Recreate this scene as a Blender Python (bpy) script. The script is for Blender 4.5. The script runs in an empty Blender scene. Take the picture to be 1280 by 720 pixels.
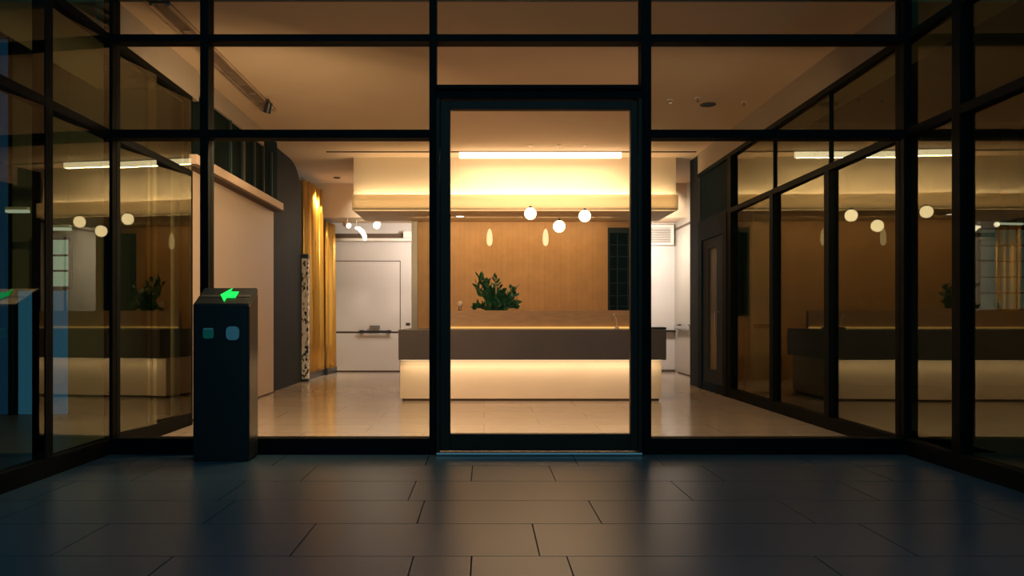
import bpy, bmesh, math, random
from mathutils import Vector, Matrix
random.seed(7)
SC = bpy.context.scene
COL = SC.collection
R = math.radians
F, CX, CY, EYE = 1000.0, 605.0, 398.0, 1.15      # focal length in px, vanishing point, eye height

def X(u, y): return (u - CX) * y / F
def Z(v, y): return EYE + (CY - v) * y / F

# ------------------------------------------------------------------ materials
def new_mat(name):
    m = bpy.data.materials.new(name); m.use_nodes = True
    nt = m.node_tree; nt.nodes.clear()
    out = nt.nodes.new('ShaderNodeOutputMaterial')
    return m, nt, out

def pbr(name, col, rough=0.5, metal=0.0, spec=0.5, noise=0.0, scale=8.0, stretch=(1, 1, 1), bump=0.0, rvar=0.0, coat=0.0):
    m, nt, out = new_mat(name)
    b = nt.nodes.new('ShaderNodeBsdfPrincipled')
    b.inputs['Base Color'].default_value = (*col, 1)
    b.inputs['Roughness'].default_value = rough
    b.inputs['Metallic'].default_value = metal
    b.inputs['Specular IOR Level'].default_value = spec
    b.inputs['Coat Weight'].default_value = coat
    nt.links.new(b.outputs[0], out.inputs[0])
    if noise or bump or rvar:
        tc = nt.nodes.new('ShaderNodeTexCoord'); mp = nt.nodes.new('ShaderNodeMapping')
        mp.inputs['Scale'].default_value = stretch
        nt.links.new(tc.outputs['Object'], mp.inputs[0])
        n = nt.nodes.new('ShaderNodeTexNoise'); n.inputs['Scale'].default_value = scale
        n.inputs['Detail'].default_value = 6
        nt.links.new(mp.outputs[0], n.inputs['Vector'])
        if noise:
            r = nt.nodes.new('ShaderNodeValToRGB')
            r.color_ramp.elements[0].position = 0.3; r.color_ramp.elements[1].position = 0.7
            r.color_ramp.elements[0].color = (*[c * (1 - noise) for c in col], 1)
            r.color_ramp.elements[1].color = (*[min(1, c * (1 + noise)) for c in col], 1)
            nt.links.new(n.outputs['Fac'], r.inputs[0]); nt.links.new(r.outputs[0], b.inputs['Base Color'])
        if rvar:
            mr = nt.nodes.new('ShaderNodeMapRange')
            mr.inputs['To Min'].default_value = rough - rvar; mr.inputs['To Max'].default_value = rough + rvar
            nt.links.new(n.outputs['Fac'], mr.inputs[0]); nt.links.new(mr.outputs[0], b.inputs['Roughness'])
        if bump:
            bp = nt.nodes.new('ShaderNodeBump'); bp.inputs['Strength'].default_value = bump; bp.inputs['Distance'].default_value = 0.01
            nt.links.new(n.outputs['Fac'], bp.inputs['Height']); nt.links.new(bp.outputs[0], b.inputs['Normal'])
    return m

def emit(name, col, strength):
    m, nt, out = new_mat(name)
    e = nt.nodes.new('ShaderNodeEmission'); e.inputs[0].default_value = (*col, 1); e.inputs[1].default_value = strength
    nt.links.new(e.outputs[0], out.inputs[0])
    return m

def glass(name, tint, ior):
    """architectural pane: mirror reflection by Fresnel on the outward faces, straight see-through otherwise"""
    m, nt, out = new_mat(name)
    fr = nt.nodes.new('ShaderNodeFresnel'); fr.inputs[0].default_value = ior
    ge = nt.nodes.new('ShaderNodeNewGeometry')
    inv = nt.nodes.new('ShaderNodeMath'); inv.operation = 'SUBTRACT'; inv.inputs[0].default_value = 1
    nt.links.new(ge.outputs['Backfacing'], inv.inputs[1])
    mu = nt.nodes.new('ShaderNodeMath'); mu.operation = 'MULTIPLY'
    nt.links.new(fr.outputs[0], mu.inputs[0]); nt.links.new(inv.outputs[0], mu.inputs[1])
    t = nt.nodes.new('ShaderNodeBsdfTransparent'); t.inputs[0].default_value = (*tint, 1)
    g = nt.nodes.new('ShaderNodeBsdfGlossy'); g.inputs['Roughness'].default_value = 0.0
    g.inputs['Color'].default_value = (0.96, 0.95, 0.78, 1)
    mx = nt.nodes.new('ShaderNodeMixShader')
    nt.links.new(mu.outputs[0], mx.inputs[0]); nt.links.new(t.outputs[0], mx.inputs[1]); nt.links.new(g.outputs[0], mx.inputs[2])
    nt.links.new(mx.outputs[0], out.inputs[0])
    return m

def translucent(name, col, amount):
    m, nt, out = new_mat(name)
    d = nt.nodes.new('ShaderNodeBsdfDiffuse'); d.inputs[0].default_value = (*col, 1)
    t = nt.nodes.new('ShaderNodeBsdfTranslucent'); t.inputs[0].default_value = (*col, 1)
    mx = nt.nodes.new('ShaderNodeMixShader'); mx.inputs[0].default_value = amount
    nt.links.new(d.outputs[0], mx.inputs[1]); nt.links.new(t.outputs[0], mx.inputs[2]); nt.links.new(mx.outputs[0], out.inputs[0])
    return m

def brick_mat(name, c1, c2, mortar, bw, rh, rough, msize=0.004, plane='XY', offset=0.5, bump=0.0, noise=0.08, coat=0.0):
    m, nt, out = new_mat(name)
    b = nt.nodes.new('ShaderNodeBsdfPrincipled'); b.inputs['Roughness'].default_value = rough
    b.inputs['Coat Weight'].default_value = coat
    tc = nt.nodes.new('ShaderNodeTexCoord'); src = tc.outputs['Object']
    if plane == 'XZ':
        sp = nt.nodes.new('ShaderNodeSeparateXYZ'); cb = nt.nodes.new('ShaderNodeCombineXYZ')
        nt.links.new(src, sp.inputs[0]); nt.links.new(sp.outputs[0], cb.inputs[0]); ad = nt.nodes.new('ShaderNodeMath'); ad.operation = 'ADD'; ad.inputs[1].default_value = 2.2; nt.links.new(sp.outputs[2], ad.inputs[0]); nt.links.new(ad.outputs[0], cb.inputs[1])
        src = cb.outputs[0]
    br = nt.nodes.new('ShaderNodeTexBrick'); br.offset = offset
    br.inputs['Color1'].default_value = (*c1, 1); br.inputs['Color2'].default_value = (*c2, 1); br.inputs['Mortar'].default_value = (*mortar, 1)
    br.inputs['Scale'].default_value = 1; br.inputs['Mortar Size'].default_value = msize
    br.inputs['Brick Width'].default_value = bw; br.inputs['Row Height'].default_value = rh; br.inputs['Bias'].default_value = 0
    nt.links.new(src, br.inputs['Vector'])
    n = nt.nodes.new('ShaderNodeTexNoise'); n.inputs['Scale'].default_value = 6; n.inputs['Detail'].default_value = 5
    nt.links.new(tc.outputs['Object'], n.inputs['Vector'])
    mr = nt.nodes.new('ShaderNodeMapRange'); mr.inputs['To Min'].default_value = 1 - noise * 2; mr.inputs['To Max'].default_value = 1 + noise * 2
    nt.links.new(n.outputs['Fac'], mr.inputs[0])
    mx = nt.nodes.new('ShaderNodeMix'); mx.data_type = 'RGBA'; mx.blend_type = 'MULTIPLY'; mx.inputs[0].default_value = 1
    nt.links.new(br.outputs['Color'], mx.inputs[6]); nt.links.new(mr.outputs[0], mx.inputs[7])
    nt.links.new(mx.outputs[2], b.inputs['Base Color'])
    if bump:
        bp = nt.nodes.new('ShaderNodeBump'); bp.inputs['Strength'].default_value = bump; bp.inputs['Distance'].default_value = 0.004; bp.invert = True
        nt.links.new(br.outputs['Fac'], bp.inputs['Height']); nt.links.new(bp.outputs[0], b.inputs['Normal'])
    nt.links.new(b.outputs[0], out.inputs[0])
    return m

WARM = (1.0, 0.66, 0.30)
M = dict(
    frame=pbr('black_metal', (0.0035, 0.0045, 0.0045), 0.6, 0.0, 0.06, noise=0.15, scale=3),
    doorframe=pbr('dark_grey_metal', (0.030, 0.017, 0.012), 0.4, 0.0, 0.12, noise=0.1, scale=3),
    tintpane=glass('dusk_tinted_glass', (0.22, 0.27, 0.36), 1.4),
    reflectionpane=glass('blue_reflection_glass', (0.42, 0.50, 0.60), 1.4),
    pane=glass('clear_glass', (0.86, 0.87, 0.84), 1.2),
    doorpane=glass('door_glass', (0.97, 0.97, 0.96), 1.18),
    sidepane=glass('coated_glass', (0.74, 0.80, 0.69), 1.95),
    paving=pbr('grey_stone', (0.028, 0.058, 0.078), 0.32, 0, 0.42, noise=0.06, scale=1.2),
    joint=pbr('dark_joint', (0.012, 0.012, 0.012), 0.9),
    lobby=brick_mat('lobby_stone', (0.50, 0.40, 0.32), (0.46, 0.37, 0.30), (0.30, 0.23, 0.18), 1.2, 0.6, 0.15, 0.004, noise=0.06),
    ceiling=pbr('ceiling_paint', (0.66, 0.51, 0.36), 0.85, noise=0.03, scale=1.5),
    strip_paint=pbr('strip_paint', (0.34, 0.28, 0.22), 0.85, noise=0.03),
    lip=translucent('frosted_lip', (0.80, 0.70, 0.54), 0.42),
    cove=pbr('cove_paint', (0.80, 0.70, 0.54), 0.7, noise=0.02, scale=2),
    beige=brick_mat('beige_panels', (0.72, 0.56, 0.44), (0.70, 0.545, 0.43), (0.52, 0.40, 0.31), 1.15, 6, 0.38, 0.003, plane='XY', noise=0.02),
    capm=pbr('beige_cap', (0.70, 0.52, 0.40), 0.45, noise=0.03),
    groove=pbr('shadow_gap', (0.10, 0.065, 0.045), 0.8),
    white=pbr('white_panel', (0.66, 0.63, 0.63), 0.45, noise=0.02, scale=2),
    greyp=pbr('grey_satin_panel', (0.42, 0.39, 0.35), 0.32, 0.2, noise=0.04, scale=3),
    chrome=pbr('steel', (0.5, 0.5, 0.5), 0.22, 1.0, rvar=0.05),
    darkbar=pbr('dark_steel', (0.05, 0.05, 0.055), 0.3, 0.6, rvar=0.05),
    wood=brick_mat('wood_slats', (0.60, 0.34, 0.125), (0.57, 0.32, 0.115), (0.48, 0.26, 0.09), 0.10, 9.0, 0.42, 0.003, plane='XZ', offset=0.0, noise=0.09, bump=0.3),
    ledge=pbr('ledge_wood', (0.54, 0.31, 0.14), 0.4, noise=0.12, scale=5, stretch=(1, 6, 6)),
    slab=pbr('brown_stone', (0.085, 0.060, 0.048), 0.4, noise=0.12, scale=2, coat=0.1),
    counter=pbr('cream_front', (0.74, 0.60, 0.46), 0.5, noise=0.03, scale=2),
    dark=pbr('dark_wall', (0.035, 0.042, 0.038), 0.6, noise=0.1, scale=2),
    charcoal=pbr('charcoal_panel', (0.018, 0.017, 0.013), 0.6, 0, 0.12, noise=0.12, scale=3),
    darkglass=pbr('dark_teal_glass', (0.005, 0.012, 0.012), 0.7, 0, 0.03, noise=0.2, scale=2),
    fin=pbr('teal_fin', (0.02, 0.035, 0.036), 0.4, 0.0, 0.2),
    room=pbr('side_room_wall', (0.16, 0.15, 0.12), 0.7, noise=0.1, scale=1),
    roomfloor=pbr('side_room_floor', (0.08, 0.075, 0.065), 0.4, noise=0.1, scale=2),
    gold=pbr('gold_fabric', (0.70, 0.40, 0.08), 0.30, 0.6, noise=0.15, scale=6, stretch=(4, 4, 0.3), rvar=0.08),
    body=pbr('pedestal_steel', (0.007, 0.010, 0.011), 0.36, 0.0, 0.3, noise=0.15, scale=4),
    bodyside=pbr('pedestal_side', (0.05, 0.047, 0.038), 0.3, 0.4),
    slot=pbr('black_slot', (0.003, 0.003, 0.003), 0.6),
    reader=pbr('teal_reader', (0.03, 0.33, 0.21), 0.35, noise=0.1),
    lens=pbr('blue_grey_lens', (0.34, 0.50, 0.54), 0.25, noise=0.05),
    leaf=pbr('leaf_green', (0.018, 0.105, 0.030), 0.32, 0, 0.5, noise=0.45, scale=14),
    stem=pbr('plant_stem', (0.05, 0.10, 0.03), 0.5, noise=0.2),
    pot=pbr('pot_clay', (0.30, 0.18, 0.12), 0.6, noise=0.1),
    ceramic=pbr('pale_ceramic', (0.75, 0.60, 0.45), 0.4, noise=0.05),
    whitem=pbr('white_metal', (0.75, 0.72, 0.68), 0.4, noise=0.02),
    alu=pbr('track_aluminium', (0.62, 0.48, 0.38), 0.28, 0.7, noise=0.25, scale=3, stretch=(0.3, 1, 1)),
    trackdark=pbr('track_channel', (0.20, 0.14, 0.10), 0.5),
    led=emit('led_white', (1.0, 0.80, 0.54), 4.6),
    cove_led=emit('cove_led', (1.0, 0.71, 0.42), 7.5),
    strip=emit('strip_led', (1.0, 0.76, 0.46), 3.5),
    ledgeled=emit('ledge_led', (1.0, 0.55, 0.15), 1.1),
    globe=emit('globe_glow', (1.0, 0.74, 0.44), 6.0),
    tube=emit('imitated_reflection', (1.0, 0.64, 0.30), 1.5),
    spotglow=emit('spot_glow', (1.0, 0.85, 0.66), 7.0),
    green=emit('green_led', (0.02, 1.0, 0.12), 1.2),
    litwin=emit('lit_window', (0.62, 0.80, 0.66), 0.40),
    litwin2=emit('dim_window', (0.55, 0.80, 0.70), 0.05),
    linear=emit('linear_lamp_glow', (0.95, 0.95, 0.80), 0.5),
)

# ------------------------------------------------------------------ mesh helpers
def bm_box(bm, lo, hi, bev=0.0):
    lo, hi = Vector(lo), Vector(hi)
    r = bmesh.ops.create_cube(bm, size=1)
    vs = r['verts']
    for v in vs:
        v.co = Vector((lo[i] + (v.co[i] + 0.5) * (hi[i] - lo[i]) for i in range(3)))
    if bev:
        es = {e for v in vs for e in v.link_edges}
        bmesh.ops.bevel(bm, geom=list(es), offset=bev, segments=2, profile=0.6, affect='EDGES')

def bm_cyl(bm, c, r1, r2, h, axis='Z', seg=24):
    mat = Matrix.Translation(c)
    if axis == 'X': mat = mat @ Matrix.Rotation(R(90), 4, 'Y')
    if axis == 'Y': mat = mat @ Matrix.Rotation(R(90), 4, 'X')
    bmesh.ops.create_cone(bm, cap_ends=True, segments=seg, radius1=r1, radius2=r2, depth=h, matrix=mat)

def bm_sphere(bm, c, r, sz=1.0, seg=28):
    bmesh.ops.create_uvsphere(bm, u_segments=seg, v_segments=seg // 2, radius=r, matrix=Matrix.Translation(c) @ Matrix.Diagonal((1, 1, sz, 1)))

def bm_lathe(bm, prof, c=(0, 0, 0), seg=28):
    c = Vector(c); rings = []
    for r, z in prof:
        rings.append([bm.verts.new(c + Vector((max(r, 1e-4) * math.cos(2 * math.pi * k / seg), max(r, 1e-4) * math.sin(2 * math.pi * k / seg), z))) for k in range(seg)])
    for a, b in zip(rings, rings[1:]):
        for k in range(seg):
            bm.faces.new((a[k], a[(k + 1) % seg], b[(k + 1) % seg], b[k]))
    bm.faces.new(rings[0][::-1]); bm.faces.new(rings[-1])

def bm_tube(bm, pts, r, seg=8):
    pts = [Vector(p) for p in pts]; rings = []
    for i, p in enumerate(pts):
        d = (pts[min(i + 1, len(pts) - 1)] - pts[max(i - 1, 0)]).normalized()
        up = Vector((0, 0, 1)) if abs(d.z) < 0.95 else Vector((1, 0, 0))
        a = d.cross(up).normalized(); b = d.cross(a).normalized()
        rr = r[i] if isinstance(r, (list, tuple)) else r
        rings.append([bm.verts.new(p + rr * (math.cos(2 * math.pi * k / seg) * a + math.sin(2 * math.pi * k / seg) * b)) for k in range(seg)])
    for a, b in zip(rings, rings[1:]):
        for k in range(seg):
            bm.faces.new((a[k], a[(k + 1) % seg], b[(k + 1) % seg], b[k]))
    bm.faces.new(rings[0][::-1]); bm.faces.new(rings[-1])

def bm_prism(bm, poly, axis, a, b):
    """extrude a 2-D polygon; axis = the extruded axis (0,1,2), the polygon lives in the other two"""
    o = [i for i in range(3) if i != axis]
    def mk(p, t):
        v = [0, 0, 0]; v[o[0]], v[o[1]], v[axis] = p[0], p[1], t
        return bm.verts.new(v)
    A = [mk(p, a) for p in poly]; B = [mk(p, b) for p in poly]
    bm.faces.new(A); bm.faces.new(B[::-1])
    n = len(poly)
    for k in range(n): bm.faces.new((A[k], A[(k + 1) % n], B[(k + 1) % n], B[k]))

def link(name, bm, mat, parent=None, loc=(0, 0, 0), smooth=False, local=True):
    """one mesh object; geometry is given relative to loc (local=True) or in world space"""
    if not local:
        bmesh.ops.translate(bm, verts=bm.verts, vec=-Vector(loc))
    bmesh.ops.recalc_face_normals(bm, faces=bm.faces)
    me = bpy.data.meshes.new(name); bm.to_mesh(me); bm.free()
    me.materials.append(mat)
    if smooth:
        for p in me.polygons: p.use_smooth = True
        try: me.set_sharp_from_angle(angle=R(40))
        except Exception: pass
    o = bpy.data.objects.new(name, me); COL.objects.link(o)
    o.location = loc
    if parent: o.parent = parent
    return o

def tag(o, label=None, cat=None, group=None, kind=None):
    if label: o['label'] = label
    if cat: o['category'] = cat
    if group: o['group'] = group
    if kind: o['kind'] = kind
    return o

def thing(name, loc, label, cat, group=None, kind=None, rotz=0):
    o = bpy.data.objects.new(name, None); COL.objects.link(o)
    o.location = loc; o.rotation_euler = (0, 0, rotz); o.empty_display_size = 0.2
    return tag(o, label, cat, group, kind)

def part(root, name, mat, build, smooth=False, label=None, parent=None):
    """build(bm) draws in the thing's local space"""
    bm = bmesh.new(); build(bm)
    o = link(name, bm, mat, parent or root, smooth=smooth)
    if label: o['label'] = label
    return o

def struct_box(name, lo, hi, mat, label, cat, bev=0.0):
    bm = bmesh.new(); c = [(a + b) / 2 for a, b in zip(lo, hi)]
    bm_box(bm, lo, hi, bev)
    return tag(link(name, bm, mat, None, c, local=False), label, cat, kind='structure')

def copy_tree(o, parent=None):
    c = o.copy(); COL.objects.link(c)
    if parent: c.parent = parent
    for ch in [k for k in bpy.data.objects if k.parent == o]:
        copy_tree(ch, c)
    return c

# ------------------------------------------------------------------ main planes
YF = 6.75                    # front of the glass front
YB = 6.90                    # back of it
WL, WR = -3.20, 3.60         # planes of the two glass side walls
H1, H2, HT = 2.71, 3.52, 4.60
HC = 3.88                    # lobby ceiling
SILL = 0.135
YAW_L = R(-5.2)               # the panes of the west wall sit a little out of line
YAW_R = R(-0.9)

# ------------------------------------------------------------------ outside paving
rows = [(6.25, 6.842, [.74, 1.41, 2.6, -.46, -1.66, -2.8]),
        (5.655, 6.25, [-.09, .507, 1.7, 2.9, -1.3, -2.5]),
        (5.05, 5.655, [-.48, 1.32, 2.5, -1.68, -2.88]),
        (4.48, 5.05, [-.375, .66, 1.86, 3.05, -1.57, -2.77]),
        (3.87, 4.48, [-.94, .27, 2.1, 3.3, -2.1]),
        (3.28, 3.87, [-.34, -.06, .40, 1.6, 2.8, -1.5, -2.7])]
for k in range(1, 9):
    rows.append((3.28 - .59 * k, 3.28 - .59 * (k - 1), [((k * 0.43) % 1.2) - 3.6 + 1.2 * j for j in range(1, 6)]))
bm = bmesh.new(); g = 0.0035
for a, b, js in rows:
    xs = [WL - .02] + sorted(j for j in js if WL + .1 < j < WR - .1) + [WR + .02]
    for x0, x1 in zip(xs, xs[1:]):
        bm_box(bm, (x0 + g, a + g, -0.03), (x1 - g, b - g, 0.0))
floor_out = tag(link('floor_outside', bm, M['paving'], None, (0.2, 3, -0.03), local=False),
                'dark grey stone paving in long staggered slabs before the glass front', 'floor', kind='structure')
struct_box('ground_outside', (WL - .1, -2.5, -.2), (WR + .1, 6.9, -.031), M['joint'], 'black joint bed between the grey paving slabs', 'ground')
# lobby floor
bm = bmesh.new(); bm_box(bm, (-3.6, 6.842, -.2), (4.4, 17.4, 0.0))
tag(link('floor_lobby', bm, M['lobby'], None, (0, 11.06, 0), local=False), 'warm polished stone floor of the lobby around the reception counter', 'floor', kind='structure')

# ------------------------------------------------------------------ glass front
nt_ = [0]
def trim(lo, hi, label, mat='frame', bev=0.004, cat='window frame'):
    nt_[0] += 1
    return struct_box(f'trim_{nt_[0]}', lo, hi, M[mat], label, cat, bev)
nw_ = [0]
def pane(lo, hi, mat, label, yaw=0.0):
    nw_[0] += 1
    o = struct_box(f'window_{nw_[0]}', lo, hi, M[mat], label, 'window pane')
    o.rotation_euler[2] = yaw
    return o

mull = [X(135, YF), X(255, YF), X(541, YF), X(808, YF), X(1135, YF)]
wid = [.075, .07, .06, .085, .065]
mname = ['in the corner with the west glass wall', 'behind the card reader pedestal', 'at the west jamb of the entrance door',
         'at the east jamb of the entrance door', 'in the corner with the east glass wall']
for x, w, n in zip(mull, wid, mname):
    trim((x - w / 2, YF, 0), (x + w / 2, YB, HT), f'black full height mullion of the glass front {n}')
bays = ['the narrow bay beside the west corner', 'the bay west of the door', 'the door bay', 'the wide bay east of the door']
for k in range(4):
    x0, x1 = mull[k] + wid[k] / 2, mull[k + 1] - wid[k + 1] / 2
    bay = bays[k]
    trim((x0, YF + .002, H2 - .03), (x1, YB - .002, H2 + .03), f'black upper transom across {bay} of the front')
    pane((x0, 6.815, H2 + .03), (x1, 6.835, HT), 'pane', f'top row glass pane over {bay}, dim ceiling behind')
    if k != 2:
        trim((x0, YF + .002, H1 - .035), (x1, YB - .002, H1 + .035), f'black lower transom across {bay} of the front')
        trim((x0, YF + .002, 0), (x1, YB - .002, SILL), f'black floor sill under {bay} of the front')
        pane((x0, 6.815, H1 + .035), (x1, 6.835, H2 - .03), 'pane', f'middle row glass pane over {bay}')
        pane((x0, 6.815, SILL), (x1, 6.835, H1 - .035), 'pane', f'tall bottom glass pane of {bay}')
    else:
        pane((x0, 6.815, 3.11), (x1, 6.835, H2 - .03), 'doorpane', 'shallow glass pane between the door header and upper transom')
trim((mull[0], YF, HT), (mull[-1], YB, 5.2), 'dark parapet band above the glass front, out of the view', 'dark', 0)

struct_box('wall_spandrel', (mull[0], 6.842, HC), (mull[-1], 6.9, 5.2), M['dark'], 'dark spandrel panel behind the top of the glass front', 'wall')
# entrance door
xl, xr = mull[2] + wid[2] / 2, mull[3] - wid[3] / 2
d = thing('door_1', ((xl + xr) / 2, YF, 0), 'tall dark framed glass entrance door in the middle of the glass front', 'door', kind='structure')
wd = (xr - xl) / 2
Z0, Z1 = 0.175, Z(137, YF)
hl = X(563, YF) - d.location.x; hr = X(788, YF) - d.location.x
def header(b):
    bm_box(b, (-wd, -.05, Z(113, YF)), (wd, .13, 3.11), .006)
    bm_box(b, (-wd, -.025, Z(124, YF)), (wd, .13, Z(114, YF)), .004)
part(d, 'door_header', M['frame'], header)
def jambs(b):
    bm_box(b, (-wd, -.035, 0), (-wd + .03, .13, Z(124, YF)), .004)
    bm_box(b, (wd - .03, -.035, 0), (wd, .13, Z(124, YF)), .004)
part(d, 'door_frame', M['doorframe'], jambs)
lf = part(d, 'door_leaf', M['doorframe'], lambda b: (bm_box(b, (-wd + .032, -.012, .035), (hl, .06, Z(126, YF)), .006),
          bm_box(b, (hr, -.012, .035), (wd - .032, .06, Z(126, YF)), .006),
          bm_box(b, (hl, -.012, Z1), (hr, .06, Z(126, YF)), .006),
          bm_box(b, (hl, -.012, .035), (hr, .06, Z0), .006)))
part(d, 'glass_pane', M['doorpane'], lambda b: bm_box(b, (hl, .018, Z0), (hr, .032, Z1)))
part(d, 'threshold', M['chrome'], lambda b: bm_box(b, (-wd, -.07, 0.001), (wd, .13, .028), .008), label='steel threshold strip')

# ------------------------------------------------------------------ glass side walls
def side_wall(sx, x, name, ys_post, y0, y1, thick, ypanes, yaw, glassmat='sidepane'):
    for (a, wdt, top) in ys_post:
        trim((x - .05, a - wdt / 2, 0), (x + .05, a + wdt / 2, top), f'black post of the {name} glass wall, {("outside", "inside the lobby")[a > 6.8]}, {a:.0f} metres along')
    for (za, zb, lab) in ((H1 - .035, H1 + .035, 'lower'), (H2 - .03, H2 + .03, 'upper')):
        trim((x - .048, y0, za), (x + .048, y1, zb), f'black {lab} beam running along the {name} glass wall')
    trim((x - .048, y0, 0), (x + .048, y1, SILL), f'black floor sill running along the {name} glass wall')

side_wall(-1, WL, 'west', [(2.0, .1, HT), (3.9, .1, HT), (5.8, .10, HT), (8.6, .11, H1)], 1.5, 8.66, .1, None, YAW_L)
side_wall(1, WR, 'east', [(2.0, .1, HT), (4.0, .1, HT), (6.02, .11, HT), (8.3, .12, H1), (9.9, .12, H1), (11.6, .16, H2)], 1.5, 13.3, .1, None, YAW_R)

def side_panes(x, name, ys, yaw, inner_top):
    for a, b in zip(ys, ys[1:]):
        inside = a > 6.7
        where = 'inside the lobby' if inside else 'outside'
        lev = [(SILL, H1 - .035, 'tall bottom'), (H1 + .035, H2 - .03, 'middle row')]
        if not inside: lev.append((H2 + .03, HT, 'top row'))
        for za, zb, lab in lev:
            pane((x - .008, a + .004, za), (x + .008, b - .004, zb), 'sidepane', f'{lab} coated pane of the {name} glass wall, {where}, {a:.1f} metres along', yaw)
side_panes(WL, 'west', [1.5, 2.0, 2.95, 3.9, 4.85, 5.8, 6.78], YAW_L, H2)
side_panes(WL, 'west', [6.86, 7.7, 8.6], R(-6.0), H2)
side_panes(WR, 'east', [1.5, 2.0, 4.0, 6.02], YAW_R, H2)
side_panes(WR, 'east', [6.02, 6.78], R(-1.9), H2)
side_panes(WR, 'east', [6.86, 8.3, 9.9, 11.6], YAW_R, H2)
for yy in (8.3, 9.9):
    trim((WR - .02, yy - .012, H1 + .035), (WR + .02, yy + .012, H2 - .03), f'thin black joint in the upper panes of the east glass wall, {yy:.0f} metres along', bev=0)
trim((WL - .02, 8.58, H1 + .035), (WL + .02, 8.62, H2 - .03), 'thin black edge of the upper pane at the end of the west glass wall', bev=0)
trim((WL - .012, 7.692, SILL), (WL + .012, 7.708, H1), 'thin black joint between two panes of the west glass wall', bev=0)

# ------------------------------------------------------------------ lobby walls and ceiling
struct_box('ceiling', (-4.6, 6.9, HC), (4.6, 16.2, HC + .3), M['ceiling'], 'brown lit plaster ceiling of the lobby', 'ceiling')
struct_box('ceiling_rear', (-4.6, 16.2, 3.20), (4.6, 17.4, 3.5), M['ceiling'], 'lower ceiling over the rear passages of the lobby', 'ceiling')
struct_box('wall_bulkhead', (-4.6, 16.18, 3.19), (4.6, 16.24, HC), M['ceiling'], 'plaster bulkhead stepping down to the rear passages', 'wall')
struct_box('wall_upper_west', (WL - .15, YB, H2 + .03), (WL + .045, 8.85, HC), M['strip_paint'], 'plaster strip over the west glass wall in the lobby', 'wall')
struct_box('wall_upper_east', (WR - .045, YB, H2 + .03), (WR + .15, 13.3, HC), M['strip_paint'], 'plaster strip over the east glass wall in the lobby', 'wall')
struct_box('wall_back', (-4.6, 17.2, 0), (4.6, 17.4, 3.2), M['white'], 'white back wall of the rear passages', 'wall')
# west beige wall: built turned so its panel joints run upright
t = thing('wall_west', (-3.12, 10.62, 0), 'beige panelled wall on the west side of the lobby with a capped top', 'wall', kind='structure')
bm = bmesh.new(); bm_box(bm, (-1.77, -.14, 0.02), (1.94, 0.0, 2.80))
wp = link('wall_panel', bm, M['beige'], t); wp.rotation_euler[2] = R(-90)
# after the turn local +x runs towards -y; the face looks into the lobby
wp.location = (-.14, 0, 0)
part(t, 'shadow_gap', M['groove'], lambda b: bm_box(b, (-.14, -1.94, 2.80), (-.012, 1.77, 2.825)))
part(t, 'wall_cap', M['capm'], lambda b: bm_box(b, (-.16, -1.95, 2.825), (.012, 1.78, 2.93), .004))
# dark glazing over it
t = thing('window_100', (-3.22, 8.85, 2.93), 'dark teal glazing strip over the beige wall, divided by slim fins', 'window', kind='structure')
part(t, 'dark_glass', M['darkglass'], lambda b: bm_box(b, (-.05, 0, 0), (.0, 3.6, .72)))
for i, yy in enumerate((.55, 1.25, 1.75, 2.3, 2.75, 3.2)):
    part(t, 'fin', M['fin'], lambda b: bm_box(b, (0, yy, 0), (.03, yy + (.10 if i in (2,) else .03), .72)))
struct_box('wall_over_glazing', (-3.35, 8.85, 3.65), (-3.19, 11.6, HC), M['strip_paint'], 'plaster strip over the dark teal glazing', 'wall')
struct_box('window_101', (-3.28, 11.6, 3.65), (-3.22, 12.45, HC), M['darkglass'], 'dark teal glass piece closing up to the ceiling', 'window')
# dark end panel with rounded shoulder
bm = bmesh.new()
poly = [(12.42, 0), (14.5, 0), (14.5, 3.35)]
for k in range(1, 11):
    a = R(9 * k); poly.append((13.62 + .88 * math.cos(a), 3.35 + (HC - 3.35) * math.sin(a)))
poly += [(12.42, HC)]
bm_prism(bm, poly, 0, -3.55, -3.31)
tag(link('wall_end_panel', bm, M['charcoal'], None, (-3.43, 13.4, 0), local=False), 'charcoal end panel with a rounded shoulder beside the gold curtain', 'wall', kind='structure')
struct_box('wall_far_west', (-4.7, 13.0, 0), (-4.6, 17.4, HC), M['dark'], 'dark wall behind the gold curtain', 'wall')
# east rear
struct_box('wall_column_east', (WR - .02, 13.25, 0), (WR + .3, 13.9, HC), M['charcoal'], 'dark column at the end of the east glass wall', 'wall')
struct_box('wall_east_rear', (4.1, 13.9, 0), (4.3, 17.2, HC), M['greyp'], 'grey satin wall of the east rear passage', 'wall')
trim((4.08, 13.9, 3.03), (4.11, 17.2, 3.07), 'dark shadow gap line on top of the grey satin wall', 'groove', 0, 'trim')
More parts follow.
